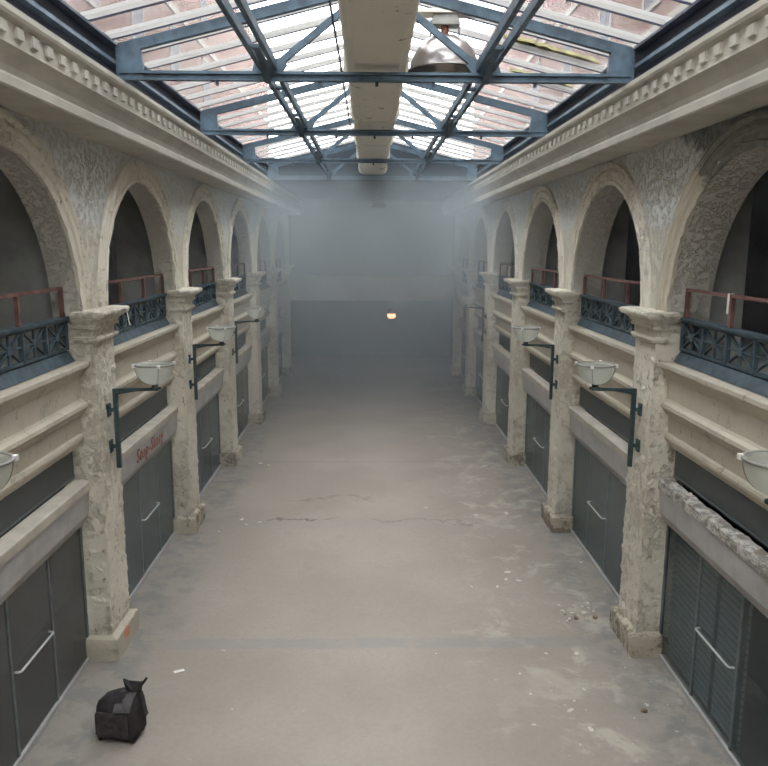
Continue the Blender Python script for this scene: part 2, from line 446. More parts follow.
# gable closing the skylight, flat ceiling and end wall of the dark hall beyond
g = MB(); g.add([(x, y, z) for y in (EN, EN + .15) for x, z in ((-4.2, 8.13), (4.2, 8.13), (4.2, 8.5), (0, 9.55), (-4.2, 8.5))],
                [(0, 1, 2, 3, 4), (9, 8, 7, 6, 5), (0, 5, 6, 1), (1, 6, 7, 2), (2, 7, 8, 3), (3, 8, 9, 4), (4, 9, 5, 0)])
struct(g.build('wall_gable', 'gable_blue'))
struct(MB().box(-4.3, 4.3, EN + .15, 43, 8.15, 8.3).build('ceiling', 'gable_blue'))
g = MB(); g.box(-4.4, 4.4, YE, YE + .2, 4.6, 8.2); g.box(-4.4, 4.4, YE + 5, YE + 5.2, 0, 4.4)
g.box(-4.6, -4.4, YE, YE + 5, 0, 4.6); g.box(4.4, 4.6, YE, YE + 5, 0, 4.6); g.box(-4.4, 4.4, YE + .2, YE + 5, 4.4, 4.6)
struct(g.build('wall_far', 'far_dark'))
g = MB(); g.prism([(0, 3.42), (-4.4, 3.42), (-4.4, 4.6), (0, 4.6)], YE - .35, YE + .25); g.prism([(0, 3.42), (4.4, 3.42), (4.4, 4.6), (0, 4.6)], YE - .35, YE + .25)
struct(g.build('trim_3', 'far_band'))

# cream balcony fronts between the pillars
LEDGE = [(4.38, 4.44), (3.955, 4.43), (3.945, 4.42), (3.945, 4.37), (3.965, 4.34), (4.0, 4.32), (4.06, 4.22), (4.085, 4.18), (4.085, 3.91), (4.06, 3.88), (4.005, 3.85),
         (4.0, 3.80), (4.03, 3.77), (4.07, 3.70), (4.12, 3.66), (4.13, 3.42), (4.095, 3.40), (4.085, 3.36), (4.095, 3.32), (4.15, 3.26), (4.2, 3.2), (4.38, 3.18)]
n_ = 4
for s in (-1, 1):
    for k in range(0, 6):
        y0, y1 = P(k) + .8, P(k + 1)
        o = MB().prism(LEDGE, y0 - .02, y1 + .02, 40).jitter(.006, 3, k).build('trim_%d' % n_, 'ledge_paint', sx=s, at=(s * 4.2, y0, 3.2), key=('ledge', s, k % 3) if False else None)
        struct(o); n_ += 1

# ------------------------------------------------------------------ roof glazing
def roof_z(ax): return 9.52 - .246 * ax
for i, s in enumerate((-1, 1)):
    w = MB().add([(0, YN, roof_z(0)), (3.8, YN, roof_z(3.8)), (3.8, EN, roof_z(3.8)), (0, EN, roof_z(0))], [(0, 1, 2, 3)])
    win = struct(w.build('window_%d' % (i + 1), 'roof_glass', sx=s))
    y = YN + .35
    while y < EN - .1:
        b = MB()
        b.add([(x, y + dy, roof_z(x) + dz) for x in (.05, 3.75) for dy in (0, .15) for dz in (-.06, -.012)],
              [(0, 1, 3, 2), (4, 6, 7, 5), (0, 4, 5, 1), (2, 3, 7, 6), (0, 2, 6, 4), (1, 5, 7, 3)])
        b.build('glazing_bar', 'white_bar', parent=win, sx=s, at=(0, y, 0), key=('gbar', s)).location = (0, y, 0)
        b = MB()
        b.add([(x, y + dy, roof_z(x) + dz) for x in (.05, 3.75) for dy in (.225, .255) for dz in (-.05, -.012)],
              [(0, 1, 3, 2), (4, 6, 7, 5), (0, 4, 5, 1), (2, 3, 7, 6), (0, 2, 6, 4), (1, 5, 7, 3)])
        b.build('glazing_strip', 'steel_dark', parent=win, sx=s, at=(0, y, 0), key=('gstrip', s)).location = (0, y, 0)
        y += .833
# blue steel: trusses, bottom runners, eave beams
TY = [10.6, 15.6, 20.6, 25.6]
TL = ['blue steel roof truss nearest the camera, its tie crossing in front of the dome lamp',
      'blue steel roof truss second from the camera, beyond the dome lamp',
      'blue steel roof truss third from the camera, just in front of the hazy gable',
      'faint blue steel roof truss against the dark gable, farthest one']
for ty, lb in zip(TY, TL):
    r = thing('roof_truss', (0, ty, 8.12), lb, 'roof truss', 'roof trusses')
    at = (0, ty, 8.12)
    b = MB().box(-3.36, 3.36, ty - .03, ty + .03, 8.15, 8.23); b.box(-3.36, 3.36, ty - .075, ty + .075, 8.21, 8.245)
    b.box(-3.36, 3.36, ty - .05, ty + .05, 8.135, 8.155)
    b.build('tie_beam', 'steel_blue', r, at, key='tie')
    for x in (-2.1, -.75, .0, .75, 2.1): MB().box(x - .02, x + .02, ty - .03, ty + .03, 8.08, 8.14).build('bolt', 'steel_dark', r, at)
    for s in (-1, 1):
        b = MB().bar((s * 3.35, ty, 8.52), (0, ty, 9.335), .09, .13)
        b.build('rafter', 'steel_blue', r, at, key=('rafter', s))
        b = MB().bar((s * 1.44, ty, 8.24), (s * .12, ty, 9.26), .07, .085)
        b.build('strut', 'steel_blue', r, at, key=('strut', s))
        b = MB().add([(x, y, z) for y in (ty - .05, ty + .05) for x, z in ((s * 3.40, 8.14), (s * 3.06, 8.14), (s * 3.06, 8.28), (s * 3.09, 8.60), (s * 3.40, 8.54))],
                     [(0, 1, 2, 3, 4), (5, 9, 8, 7, 6)] + [(i, (i + 1) % 5, 5 + (i + 1) % 5, 5 + i) for i in range(5)])
        b.build('gusset_plate', 'steel_blue', r, at, key=('gusset', s))
        b = MB().add([(x, y, z) for y in (ty - .045, ty + .045) for x, z in ((s * 1.64, 8.24), (s * 1.26, 8.24), (s * 1.18, 8.34), (s * 1.26, 8.42), (s * 1.6, 8.36))],
                     [(0, 1, 2, 3, 4), (5, 9, 8, 7, 6)] + [(i, (i + 1) % 5, 5 + (i + 1) % 5, 5 + i) for i in range(5)])
        b.build('node_plate', 'steel_blue', r, at, key=('node', s))
for s in (-1, 1):
    at = (s * 1.43, 0, 8.27)
    r = thing('roof_beam', at, 'long blue twin-angle steel runner along the skylight, %s of the duct' % SIDE[s], 'roof beam', 'long roof runners')
    for dx in (-.09, .09):
        b = MB().box(1.43 + dx - .03, 1.43 + dx + .03, 2, EN, 8.27, 8.38)
        b.build('angle_bar', 'steel_blue', r, at, sx=s)
    lace = MB(); y = 2.3
    while y < EN - .7:
        lace.box(1.36, 1.50, y, y + .16, 8.30, 8.33); y += 2.4
    lace.build('batten_plate', 'steel_blue', r, at, sx=s)
    for ty in TY:                                    # curved haunch under the runner before each truss
        b = MB(); pts = []
        for i in range(9):
            a = i / 8
            pts.append((ty - .05 - 1.05 * a, 8.10 + .19 * math.sin(a * PI / 2)))
        top = [(p[0], 8.30) for p in pts]
        poly = pts + top[::-1]
        n = len(poly)
        b.add([(x, p[0], p[1]) for x in (1.39, 1.47) for p in poly], [tuple(range(n)), tuple(range(2 * n - 1, n - 1, -1))] + [(i, (i + 1) % n, n + (i + 1) % n, n + i) for i in range(n)])
        b.build('haunch', 'steel_blue', r, at, sx=s)
    at = (s * 3.6, 0, 8.13)
    r = thing('eave_beam', at, 'dark blue steel eave beam resting on the %s cornice' % SIDE[s], 'eave beam', 'eave beams')
    MB().box(3.50, 3.56, 0, EN, 8.13, 8.56).build('web', 'steel_dark', r, at, sx=s)
    MB().box(3.40, 3.66, 0, EN, 8.13, 8.17).build('bottom_flange', 'steel_dark', r, at, sx=s)
    MB().prism([(3.42, 8.33), (3.50, 8.31), (3.50, 8.37), (3.43, 8.385)], 0, EN).build('ledge_angle', 'steel_blue', r, at, sx=s)
    MB().box(3.38, 3.68, 0, EN, 8.55, 8.585).build('top_flange', 'steel_dark', r, at, sx=s)

# ------------------------------------------------------------------ pillars
def pillar(s, k, label):
    y = P(k); at = (s * 4.05, y + .4, 0)
    r = thing('pillar', at, label, 'pillar', 'arcade pillars')
    sd = k * 2 + (s > 0)
    st = .038 if k < 3 else .1
    rough_box(XF, 4.4, y, y + .8, .30, 5.08, st).jitter(.012, 5, sd, .034, 5.5).build('shaft', 'pillar_paint', r, at, sx=s, weld=True)
    def rings(levels, x0=XF, n=8, q=1.0, xe=4.4):
        out = []
        for z, p in levels:
            xa, ya, yb, xb = x0 - p, y - p * q, y + .8 + p * q, xe
            loop = []
            def seg(a, b, m):
                for i in range(m): loop.append((a[0] + (b[0] - a[0]) * i / m, a[1] + (b[1] - a[1]) * i / m, z))
            seg((xb, ya), (xa, ya), n); seg((xa, ya), (xa, yb), n * 2); seg((xa, yb), (xb, yb), n); seg((xb, yb), (xb, ya), 2)
            out.append(loop)
        return out
    MB().loft(rings([(0, .10), (.1, .10), (.2, .105), (.29, .10), (.33, .09), (.37, .0)])).jitter(.012, 6, sd, .02, 6).build('plinth', 'plinth_orange' if (s < 0 and k == 1) else 'plinth_paint', r, at, sx=s)
    MB().loft(rings([(4.68, .02), (4.70, .06), (4.73, .075), (4.76, .06), (4.77, .02), (4.82, .02), (4.86, .03), (4.88, .07), (4.91, .075), (4.93, .06), (4.97, .09),
                     (5.01, .15), (5.03, .16), (5.04, .20), (5.08, .215), (5.11, .21), (5.125, .18), (5.13, .0)], q=.75, xe=4.12)).jitter(.014, 6, sd, .025, 6).build('capital', 'pillar_paint', r, at, sx=s)
    if s < 0 and k == 1:
        b = MB().loft([[(3.65 - .004 * i, y + .80 + dx, 5.06 - .03 * i) for dx in (-.012, .012)] + [(3.645 - .004 * i, y + .80 + dx, 5.06 - .03 * i) for dx in (.012, -.012)] for i in range(8)])
        o = b.build('loose_paint_strip', 'white_scrap', r, at, sx=s); o['label'] = 'white strip of paint hanging loose'
PL = {(-1, 1): 'flaking cream pillar with orange smear on its plinth, nearest on the left',
      (-1, 2): 'flaking cream pillar on the left, second from the camera, beside the red-lettered board',
      (-1, 3): 'cream pillar on the left, third from the camera, starting to fade in the haze',
      (-1, 4): 'hazy pillar on the left, fourth from the camera',
      (-1, 5): 'dim pillar on the left deep in the haze, fifth from the camera',
      (-1, 6): 'faintest pillar on the left, last one before the dark end wall',
      (1, 1): 'heavily chipped cream pillar nearest on the right, rubble beside its broken plinth',
      (1, 2): 'cream pillar on the right, second from the camera, with an intact plinth',
      (1, 3): 'cream pillar on the right, third from the camera, with a dark stained foot',
      (1, 4): 'hazy pillar on the right, fourth from the camera',
      (1, 5): 'dim pillar on the right deep in the haze, fifth from the camera',
      (1, 6): 'faintest pillar on the right, last one before the dark end wall'}
for (s, k), lb in PL.items(): pillar(s, k, lb)

# ------------------------------------------------------------------ bays
def bay_where(s, k):
    if k == 0: return 'cut by the %s edge of the photo' % SIDE[s]
    o = ['first', 'second', 'third', 'fourth', 'fifth', 'sixth']
    return 'between %s and %s %s pillars' % (o[k - 1], o[k], SIDE[s])

def railing(s, k):
    y0 = P(k) + .88; L = 4.04; at = (s * 4.2, y0, 4.44)
    r = thing('balcony_railing', at, 'dark blue cast-iron star railing ' + bay_where(s, k), 'railing', 'cast-iron balcony railings')
    K = lambda n: (n, 'railing', s)
    MB().prism([(4.26, 4.445), (4.10, 4.445), (4.12, 4.47), (4.19, 4.58), (4.26, 4.60)], y0, y0 + L).build('base_beam', 'rail_blue', r, at, sx=s, key=K('base'))
    b = MB().box(4.14, 4.27, y0, y0 + L, 5.02, 5.055); b.box(4.17, 4.23, y0, y0 + L, 4.98, 5.02)
    b.build('top_rail', 'rail_blue', r, at, sx=s, key=K('top'))
    MB().box(4.18, 4.22, y0, y0 + L, 4.60, 4.64).build('bottom_rail', 'rail_blue', r, at, sx=s, key=K('bot'))
    n = 6; w = L / n
    for i in range(n + 1):
        p = MB().box(4.18, 4.22, y0 - .03, y0 + .03, 4.60, 5.0); p.box(4.17, 4.23, y0 - .02, y0 + .02, 4.60, 5.0)
        o = p.build('baluster', 'rail_blue', r, at, sx=s, key=K('post')); o.location = (0, min(max(i * w, .03), L - .03), 0)
    for i in range(n):
        p = MB(); za, zb, zc = 4.63, 4.99, 4.81
        ya, yb, yc = y0 + .03, y0 + w - .03, y0 + w / 2
        p.bar((4.2, ya, za), (4.2, yb, zb), .02, .032, (1, 0, 0)); p.bar((4.2, ya, zb), (4.2, yb, za), .02, .032, (1, 0, 0))
        p.bar((4.2, yc, za), (4.2, yc, zb), .02, .028, (1, 0, 0)); p.bar((4.2, ya, zc), (4.2, yb, zc), .02, .024, (1, 0, 0))
        p.add([(4.2 + dx, yc + .06 * math.cos(a * PI / 4), zc + .06 * math.sin(a * PI / 4)) for dx in (-.02, .02) for a in range(8)],
              [tuple(range(8)), tuple(range(15, 7, -1))] + [(a, (a + 1) % 8, 8 + (a + 1) % 8, 8 + a) for a in range(8)])
        o = p.build('star_panel', 'rail_blue', r, at, sx=s, key=K('star')); o.location = (0, i * w, 0)

def guard(s, k):
    y0 = P(k) + .95; L = 3.9; at = (s * 4.2, y0, 5.055)
    r = thing('guard_rail', at, 'thin red-brown pipe rail ' + bay_where(s, k), 'guard rail', 'red-brown guard rails')
    K = lambda n: (n, 'guard', s)
    MB().box(4.18, 4.22, y0, y0 + L, 5.41, 5.45).build('rail', 'red_pipe', r, at, sx=s, key=K('rail'))
    for i in range(4):
        o = MB().box(4.175, 4.225, y0, y0 + .05, 5.056, 5.41).build('post', 'red_pipe', r, at, sx=s, key=K('post')); o.location = (0, i * (L - .05) / 3, 0)
    if s > 0 and k == 0:
        b = MB().box(4.165, 4.172, y0 + 2.62, y0 + 2.66, 5.22, 5.46); b.box(4.165, 4.23, y0 + 2.62, y0 + 2.66, 5.452, 5.46)
        o = b.build('paint_strip', 'white_scrap', r, at, sx=s); o['label'] = 'white strip of tape over the rail'

def board(s, k):
    y0 = P(k) + .8; y1 = P(k + 1); at = (s * 4.24, y0, 2.05)
    lb = {(-1, 1): 'grey-cream shop board with red lettering, left side between first and second pillars',
          (1, 0): 'shop board with broken splintered top edge, cut by the right edge of the photo'}.get((s, k), 'plain grey-cream shop board ' + bay_where(s, k))
    r = thing('shop_board', at, lb, 'shop board', 'shop boards above the shopfronts')
    MB().prism([(4.25, 2.70), (4.11, 2.62), (4.07, 2.58), (4.09, 2.24), (4.2, 2.06), (4.2, 2.13), (4.25, 2.13)], y0 + .012, y1 - .012).build('fascia', 'board_grey', r, at, sx=s, key=('fascia', s))
    bk = 4.205 if (s > 0 and k == 0) else 4.25
    m = MB().prism([(bk, 2.75), (4.06, 2.735), (4.04, 2.72), (4.045, 2.60), (4.08, 2.575), (4.11, 2.60), (bk, 2.68)], y0 + .012, y1 - .012, 60)
    if s > 0 and k == 0:
        m.jitter(.02, 6, 3, .035, 7).build('top_moulding', 'board_broken', r, at, sx=s)
    else:
        m.build('top_moulding', 'board_cream', r, at, sx=s, key=('bmould', s))
    if s < 0 and k == 1:
        cu = bpy.data.curves.new('lettering', 'FONT'); cu.body = 'Stop-Story'; cu.size = .33; cu.shear = .3; cu.extrude = .006; cu.space_character = 1.15; cu.align_x = 'CENTER'
        tmp = bpy.data.objects.new('lettering_curve', cu); COL.objects.link(tmp)
        dg = bpy.context.evaluated_depsgraph_get(); dg.update()
        me = bpy.data.meshes.new_from_object(tmp.evaluated_get(dg))
        bpy.data.objects.remove(tmp)
        me.materials.clear(); me.materials.append(M['red_letters'])
        o = bpy.data.objects.new('lettering', me); COL.objects.link(o); o.parent = r
        o['label'] = 'red slanted painted lettering'
        o.location = (-4.06 + 4.24, 2.2, 2.33 - 2.05); o.rotation_euler = (math.radians(90), 0, math.radians(90))

def shop(s, k):
    y0 = P(k) + .8; y1 = P(k + 1); at = (s * XS, y0, 0); L = y1 - y0
    extra = {(1, 0): 'closed glass shopfront with roller shutter behind, at the right edge of photo',
             (-1, 0): 'dark glass shopfront with slim pale frame lines at the left edge of photo'}
    r = thing('shopfront', at, extra.get((s, k), 'greenish dark glass shopfront ' + bay_where(s, k)), 'shopfront', 'glass shopfronts')
    K = lambda n: (n, 'shop', s)
    near = (k == 0)
    a, d0, d1 = y0 + .04, y0 + 1.92, y0 + 3.06
    MB().box(4.19, 4.27, y0, y1, 0, .06).build('sill', 'board_grey', r, at, sx=s, key=K('sill'))
    f = MB().box(4.21, 4.25, y0, y0 + .05, .06, 2.12); f.box(4.21, 4.25, y1 - .05, y1, .06, 2.12); f.box(4.21, 4.25, y0, y1, 2.06, 2.12)
    f.build('frame', 'frame_grey', r, at, sx=s, key=K('frame'))
    f = MB().box(4.22, 4.24, y0 + .78, y0 + .795, .06, 2.06)
    f.build('mullion', 'frame_grey', r, at, sx=s, key=K('mull'))
    gm = ('shop_glass_clear' if s > 0 else 'shop_glass_brown') if k == 0 else 'shop_glass'
    MB().box(4.225, 4.235, y0 + .05, d0, .06, 2.06).build('glass_pane', gm, r, at, sx=s, key=(K('p1'), gm))
    MB().box(4.225, 4.235, d1, y1 - .05, .06, 2.06).build('glass_pane', gm, r, at, sx=s, key=(K('p2'), gm))
    d = MB().box(4.226, 4.238, d0 + .01, d1 - .01, .07, 2.05).build('door', gm, r, at, sx=s, key=(K('door'), gm))
    hw = .022 if k == 0 else .008
    for yy in (d0, d1): MB().box(4.215, 4.245, yy - hw, yy + hw, .06, 2.06).build('stile', 'frame_grey', d, at, sx=s, key=(K('stile'), yy > d0 + .1, hw))
    h = MB().tube([(4.225, d0 + .06, 1.1), (4.17, d0 + .07, 1.1), (4.155, d0 + .10, 1.1), (4.155, d1 - .16, 1.1), (4.17, d1 - .13, 1.1), (4.225, d1 - .12, 1.1)], .014)
    h.build('handle', 'chrome', d, at, sx=s, smooth=True, key=(K('handle'), k == 0))
    MB().box(4.262, 4.272, y0, y1, 2.77, 3.17).build('transom_pane', 'transom_glass', r, at, sx=s, key=K('tr'))
    f = MB().box(4.255, 4.285, y0, y1, 2.77, 2.80)
    f.build('transom_frame', 'frame_grey', r, at, sx=s, key=K('trf'))
for s in (-1, 1):
    for k in range(0, 6):
        railing(s, k); guard(s, k); board(s, k); shop(s, k)
# roller shutter behind the near right glass
at = (4.33, P(0) + 2.9, 0)
r = thing('roller_shutter', at, 'grey slatted roller shutter closed behind the glass at the right edge', 'roller shutter')
pr = []; z = .05
while z < 1.98:
    pr += [(4.35, z), (4.315, z + .02), (4.315, z + .065), (4.35, z + .08)]; z += .095
pr += [(4.36, z), (4.36, .05)]
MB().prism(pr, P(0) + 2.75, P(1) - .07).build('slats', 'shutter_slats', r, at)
for yy in (P(0) + 2.75, P(0) + 3.45): MB().box(4.275, 4.31, yy - .02, yy + .02, 0.062, 2.05).build('guide', 'frame_grey', r, at)

# ------------------------------------------------------------------ wall lamps
LL = {(-1, 0): 'glass bowl wall lamp barely showing at the left edge of the photo',
      (-1, 1): 'glass bowl lamp on green bracket fixed to nearest left pillar',
      (-1, 2): 'glass bowl lamp on green bracket fixed to second left pillar',
      (-1, 3): 'pale bowl lamp on third left pillar, seen in front of the haze',
      (1, 0): 'glass bowl wall lamp half cut by the right edge of the photo',
      (1, 1): 'glass bowl lamp on green bracket fixed to nearest right pillar',
      (1, 2): 'glass bowl lamp on green bracket fixed to second right pillar',
      (1, 4): 'faint bowl lamp in the haze on the fourth right pillar'}
for (s, k), lb in LL.items():
    y = P(k) + .4; at = (s * XF, y, 3.1)
    r = thing('wall_lamp', at, lb, 'wall lamp', 'bowl lamps on the pillars')
    K = lambda n: (n, 'lamp', s)
    MB().box(3.725, 3.785, y - .03, y + .03, 2.80, 3.97).build('post', 'bracket_green', r, at, sx=s, key=K('post'))
    b = MB().bar((3.76, y, 3.95), (3.14, y, 3.965), .045, .045); b.bar((3.74, y, 3.90), (3.45, y, 3.95), .03, .03)
    b.build('arm', 'bracket_green', r, at, sx=s, key=K('arm'))
    for i, z in enumerate((3.12, 3.66)):
        b = MB().box(3.78, 3.88, y - .022, y + .022, 3.095, 3.145); b.box(3.845, 3.89, y - .06, y + .06, 3.03, 3.21)
        o = b.build('standoff', 'bracket_green', r, at, sx=s, key=K('so')); o.location = (0, 0, z - 3.12)
    c = (3.18, y, 0)
    MB().lathe([(.02, 3.96), (.085, 3.965), (.085, 3.985), (.04, 4.0), (.05, 4.03), (.06, 4.04)], c, 16, True).build('cup', 'bracket_green', r, at, sx=s, smooth=True, key=K('cup'))
    prof = [(.03, 4.035)] + [(.262 * math.sin(a * PI / 2 / 10) ** .8, 4.32 - .285 * math.cos(a * PI / 2 / 10)) for a in range(1, 11)]
    inner = [(max(.01, q[0] - .012), q[1] + .008) for q in prof[::-1]]
    bo = MB().lathe(prof + inner, c, 32).build('bowl', 'bowl_glass', r, at, sx=s, smooth=True, key=K('bowl'))
    MB().lathe([(.262, 4.31), (.282, 4.315), (.285, 4.335), (.262, 4.338), (.255, 4.325), (.262, 4.31)], c, 32).build('rim', 'lamp_mount', bo, at, sx=s, smooth=True, key=K('rim'))
    for q in range(4):
        a = q * PI / 2 + PI / 4 + .3
        pts = [(c[0] + (rr + .006) * math.cos(a), y + (rr + .006) * math.sin(a), zz) for rr, zz in prof]
        MB().tube(pts, .006, 6).build('strap', 'lamp_mount', bo, at, sx=s, key=K('strap%d' % q))
        MB().box(c[0] + .285 * math.cos(a) - .02, c[0] + .285 * math.cos(a) + .02, y + .285 * math.sin(a) - .02, y + .285 * math.sin(a) + .02, 4.30, 4.345).build('clip', 'white_scrap', bo, at, sx=s, key=K('clip%d' % q))

# ------------------------------------------------------------------ duct, cable, pendants, lantern
at = (0, 1, 8.3)
r = thing('ventilation_duct', at, 'long cream painted duct running under the middle of the skylight', 'duct')
sec = [(-.30, 8.33), (-.38, 8.37), (-.42, 8.47), (-.42, 8.95), (-.34, 9.05), (.34, 9.05), (.42, 8.95), (.42, 8.47), (.38, 8.37), (.30, 8.33)]
b = MB().prism(sec, 1, 31)
b.build('casing', 'duct_paint', r, at)
for y in (4, 7.5, 11.6, 15.1, 18.6, 22.1, 25.6, 29):
    sec2 = [(x * 1.12, 8.33 + (z - 8.33) * 1.03 - .012) for x, z in sec]
    MB().prism(sec2, y, y + .10).build('flange', 'duct_paint', r, at)
b = MB(); b.tube([(-.505, 3 + i * 1.15, 8.50 + .03 * math.sin(i * 2.1)) for i in range(13)], .014, 6)
tag(b.build('cable', 'steel_dark'), 'thin dark cable running along the left side of the duct', 'cable')

def pendant(c, sc, label):
    x, y, z = c
    r = thing('pendant_lamp', c, label, 'pendant lamp', 'dome pendant lamps')
    def L(prof, n=40): return MB().lathe([(q[0] * sc, q[1] * sc) for q in prof], c, n)
    prof = [(.50, 0.0), (.505, .012), (.488, .03), (.475, .10), (.44, .20), (.38, .31), (.30, .395), (.20, .45), (.09, .48), (.06, .48)]
    inn = [(max(.05, q[0] - .012), q[1] - .006) for q in prof[::-1]]
    sh = L(prof + inn).build('shade', 'aluminium', r, c, smooth=True)
    L([(.497, -.004), (.512, 0), (.512, .014), (.497, .018), (.49, .006), (.497, -.004)]).build('rim', 'aluminium', sh, c, smooth=True)
    MB().lathe([(.05 * sc, .47 * sc), (.055 * sc, .50 * sc), (.055 * sc, .60 * sc), (.03 * sc, .62 * sc)], c, 16, True).build('neck', 'copper', r, c, smooth=True)
    h = MB().box(x - .19 * sc, x + .19 * sc, y - .12 * sc, y + .12 * sc, z + .60 * sc, z + .68 * sc); h.box(x - .17 * sc, x + .17 * sc, y - .1 * sc, y + .1 * sc, z + .68 * sc, z + .76 * sc)
    h.build('ballast_box', 'lamp_mount', r, c)
    for dx in (-.2, .2): MB().bar((x + dx * sc, y, z + .40 * sc), (x + dx * sc, y, z + .66 * sc), .025 * sc, .04 * sc, (0, 1, 0)).build('hanger_strap', 'lamp_mount', r, c)
    MB().lathe([(.07 * sc, .44 * sc), (.1 * sc, .34 * sc), (.1 * sc, .22 * sc), (.05 * sc, .14 * sc), (.01, .13 * sc)], c, 16).build('bulb', 'bowl_glass', r, c, smooth=True)
    return r
r = pendant((.955, 11.3, 8.42), 1.0, 'big aluminium dome lamp hanging to the right of the duct')
b = MB().box(.425, 1.35, 11.15, 11.45, 9.165, 9.215)
b.build('support_board', 'duct_paint', r, (.955, 11.3, 8.42))
r = pendant((.25, 29.6, 7.45), .55, 'faint small dome lamp hanging in the haze below the duct end')
MB().tube([(.25, 29.6, 7.84), (.25, 29.6, 8.32)], .015, 6).build('rod', 'lamp_mount', r, (.25, 29.6, 7.45))

t = NT('lantern_glow')
em = t.n('ShaderNodeEmission'); em.inputs[0].default_value = (1.0, .50, .30, 1); em.inputs[1].default_value = 3.2
M['lantern_glow'] = t.end(em.outputs[0])
c = (.95, 36.9, 2.6)
r = thing('hanging_lantern', c, 'small glowing orange lantern hanging at the dark far end', 'lantern')
for dx, rr in ((-.13, .025), (.13, .045)): MB().tube([(.95 + dx, 36.9, 2.94), (.95 + dx, 36.9, 3.42)], rr, 8).build('hanger', 'far_band', r, c)
MB().lathe([(.02, 3.02), (.16, 3.0), (.2, 2.84), (.2, 2.78)], (c[0], c[1], 0), 16, True).build('hood', 'copper', r, c)
MB().lathe([(.05, 2.775), (.19, 2.76), (.22, 2.64), (.15, 2.56), (.03, 2.54)], (c[0], c[1], 0), 16, True).build('globe', 'lantern_glow', r, c, smooth=True)

# ------------------------------------------------------------------ the bag on the floor
BX, BY = -3.18, 8.60
at = (BX, BY, 0)
r = thing('bag', at, 'black fabric bag slumped upright on the floor at lower left', 'bag')
r.rotation_euler = (0, 0, math.radians(-10))
def rrect(cx, cy, w, d, z, rad, n=5, tilt=0.0):
    out = []
    for qx, qy, a0 in ((1, 1, 0), (-1, 1, 90), (-1, -1, 180), (1, -1, 270)):
        for i in range(n):
            a = math.radians(a0 + 90 * i / (n - 1))
            x_ = cx + qx * (w / 2 - rad) + rad * math.cos(a); y_ = cy + qy * (d / 2 - rad) + rad * math.sin(a)
            out.append((x_, y_, z + tilt * (x_ - cx)))
    return out
b = MB().loft([rrect(0, 0, .50, .34, .045, .05), rrect(0, 0, .53, .37, .08, .06), rrect(0, 0, .52, .37, .25, .06), rrect(-.005, .01, .50, .36, .44, .07),
               rrect(-.01, .02, .47, .33, .47, .09), rrect(.01, .03, .40, .28, .51, .10), rrect(.06, .06, .28, .20, .545, .08), rrect(.10, .08, .20, .15, .56, .06), rrect(.11, .09, .12, .1, .57, .04)])
b.jitter(.012, 9, 4).build('body', 'bag_black', r, smooth=True)
MB().loft([rrect(-.02, -.19, .40, .02, .09, .008), rrect(-.02, -.20, .42, .025, .12, .01), rrect(-.02, -.198, .42, .025, .38, .01), rrect(-.02, -.19, .40, .02, .41, .008)]).jitter(.006, 9, 2).build('front_pocket', 'bag_front', r)
b = MB()
fl = []
for i in range(9):
    u = i / 8
    fl.append([(.01 + .22 * v - .03 * u, -.215 + .30 * u + .0, .42 + .125 * math.sin(u * 1.5) + .02 + .02 * v) for v in (0, .33, .66, 1)])
vs = [p for row in fl for p in row] + [(p[0], p[1], p[2] - .012) for row in fl for p in row]
fs = []
for i in range(8):
    for j in range(3):
        a = i * 4 + j; fs += [(a, a + 1, a + 5, a + 4), (36 + a, 36 + a + 4, 36 + a + 5, 36 + a + 1)]
    fs += [(i * 4, i * 4 + 4, 36 + i * 4 + 4, 36 + i * 4), (i * 4 + 3, 36 + i * 4 + 3, 36 + i * 4 + 7, i * 4 + 7)]
fs += [(0, 36, 37, 1), (1, 37, 38, 2), (2, 38, 39, 3), (32, 33, 69, 68), (33, 34, 70, 69), (34, 35, 71, 70)]
b.add(vs, fs).jitter(.008, 8, 6).build('flap', 'bag_grey', r)
# gathered neck with two stiff corners standing up
cr = []
for (zz, w, d, lift) in ((.49, .24, .18, 0), (.55, .20, .14, 0), (.60, .23, .13, .02), (.65, .27, .11, .05)):
    ring = []
    for i in range(20):
        a = 2 * PI * i / 20
        px_ = .14 + w / 2 * math.cos(a); py_ = .10 + d / 2 * math.sin(a)
        ring.append((px_, py_, zz + lift * (abs(math.cos(a)) * 2 - 1) + .03 * (math.cos(a) < -.6) * (lift > .05)))
    cr.append(ring)
MB().loft(cr).jitter(.01, 10, 9).build('neck', 'bag_black', r)
MB().tube([(.22, .10, .61), (.27, .11, .67), (.31, .12, .73)], .016, 8).build('handle', 'bag_black', r)
MB().loft([[(x0, y_, z0), (x0 + .05, y_, z0 + .01), (x0 + .05, y_ + .08, z0 + .01), (x0, y_ + .08, z0)] for x0, y_, z0 in
           ((.19, .05, .54), (.22, .04, .46), (.24, .02, .38), (.265, .0, .32), (.29, -.02, .28))]).build('strap', 'bag_black', r)
for dx, dy in ((-.21, -.13), (.21, -.13), (-.21, .13), (.21, .13)):
    MB().lathe([(.02, 0), (.025, .01), (.025, .055), (.015, .06)], (dx, dy, 0), 10, True).build('foot', 'bag_black', r)

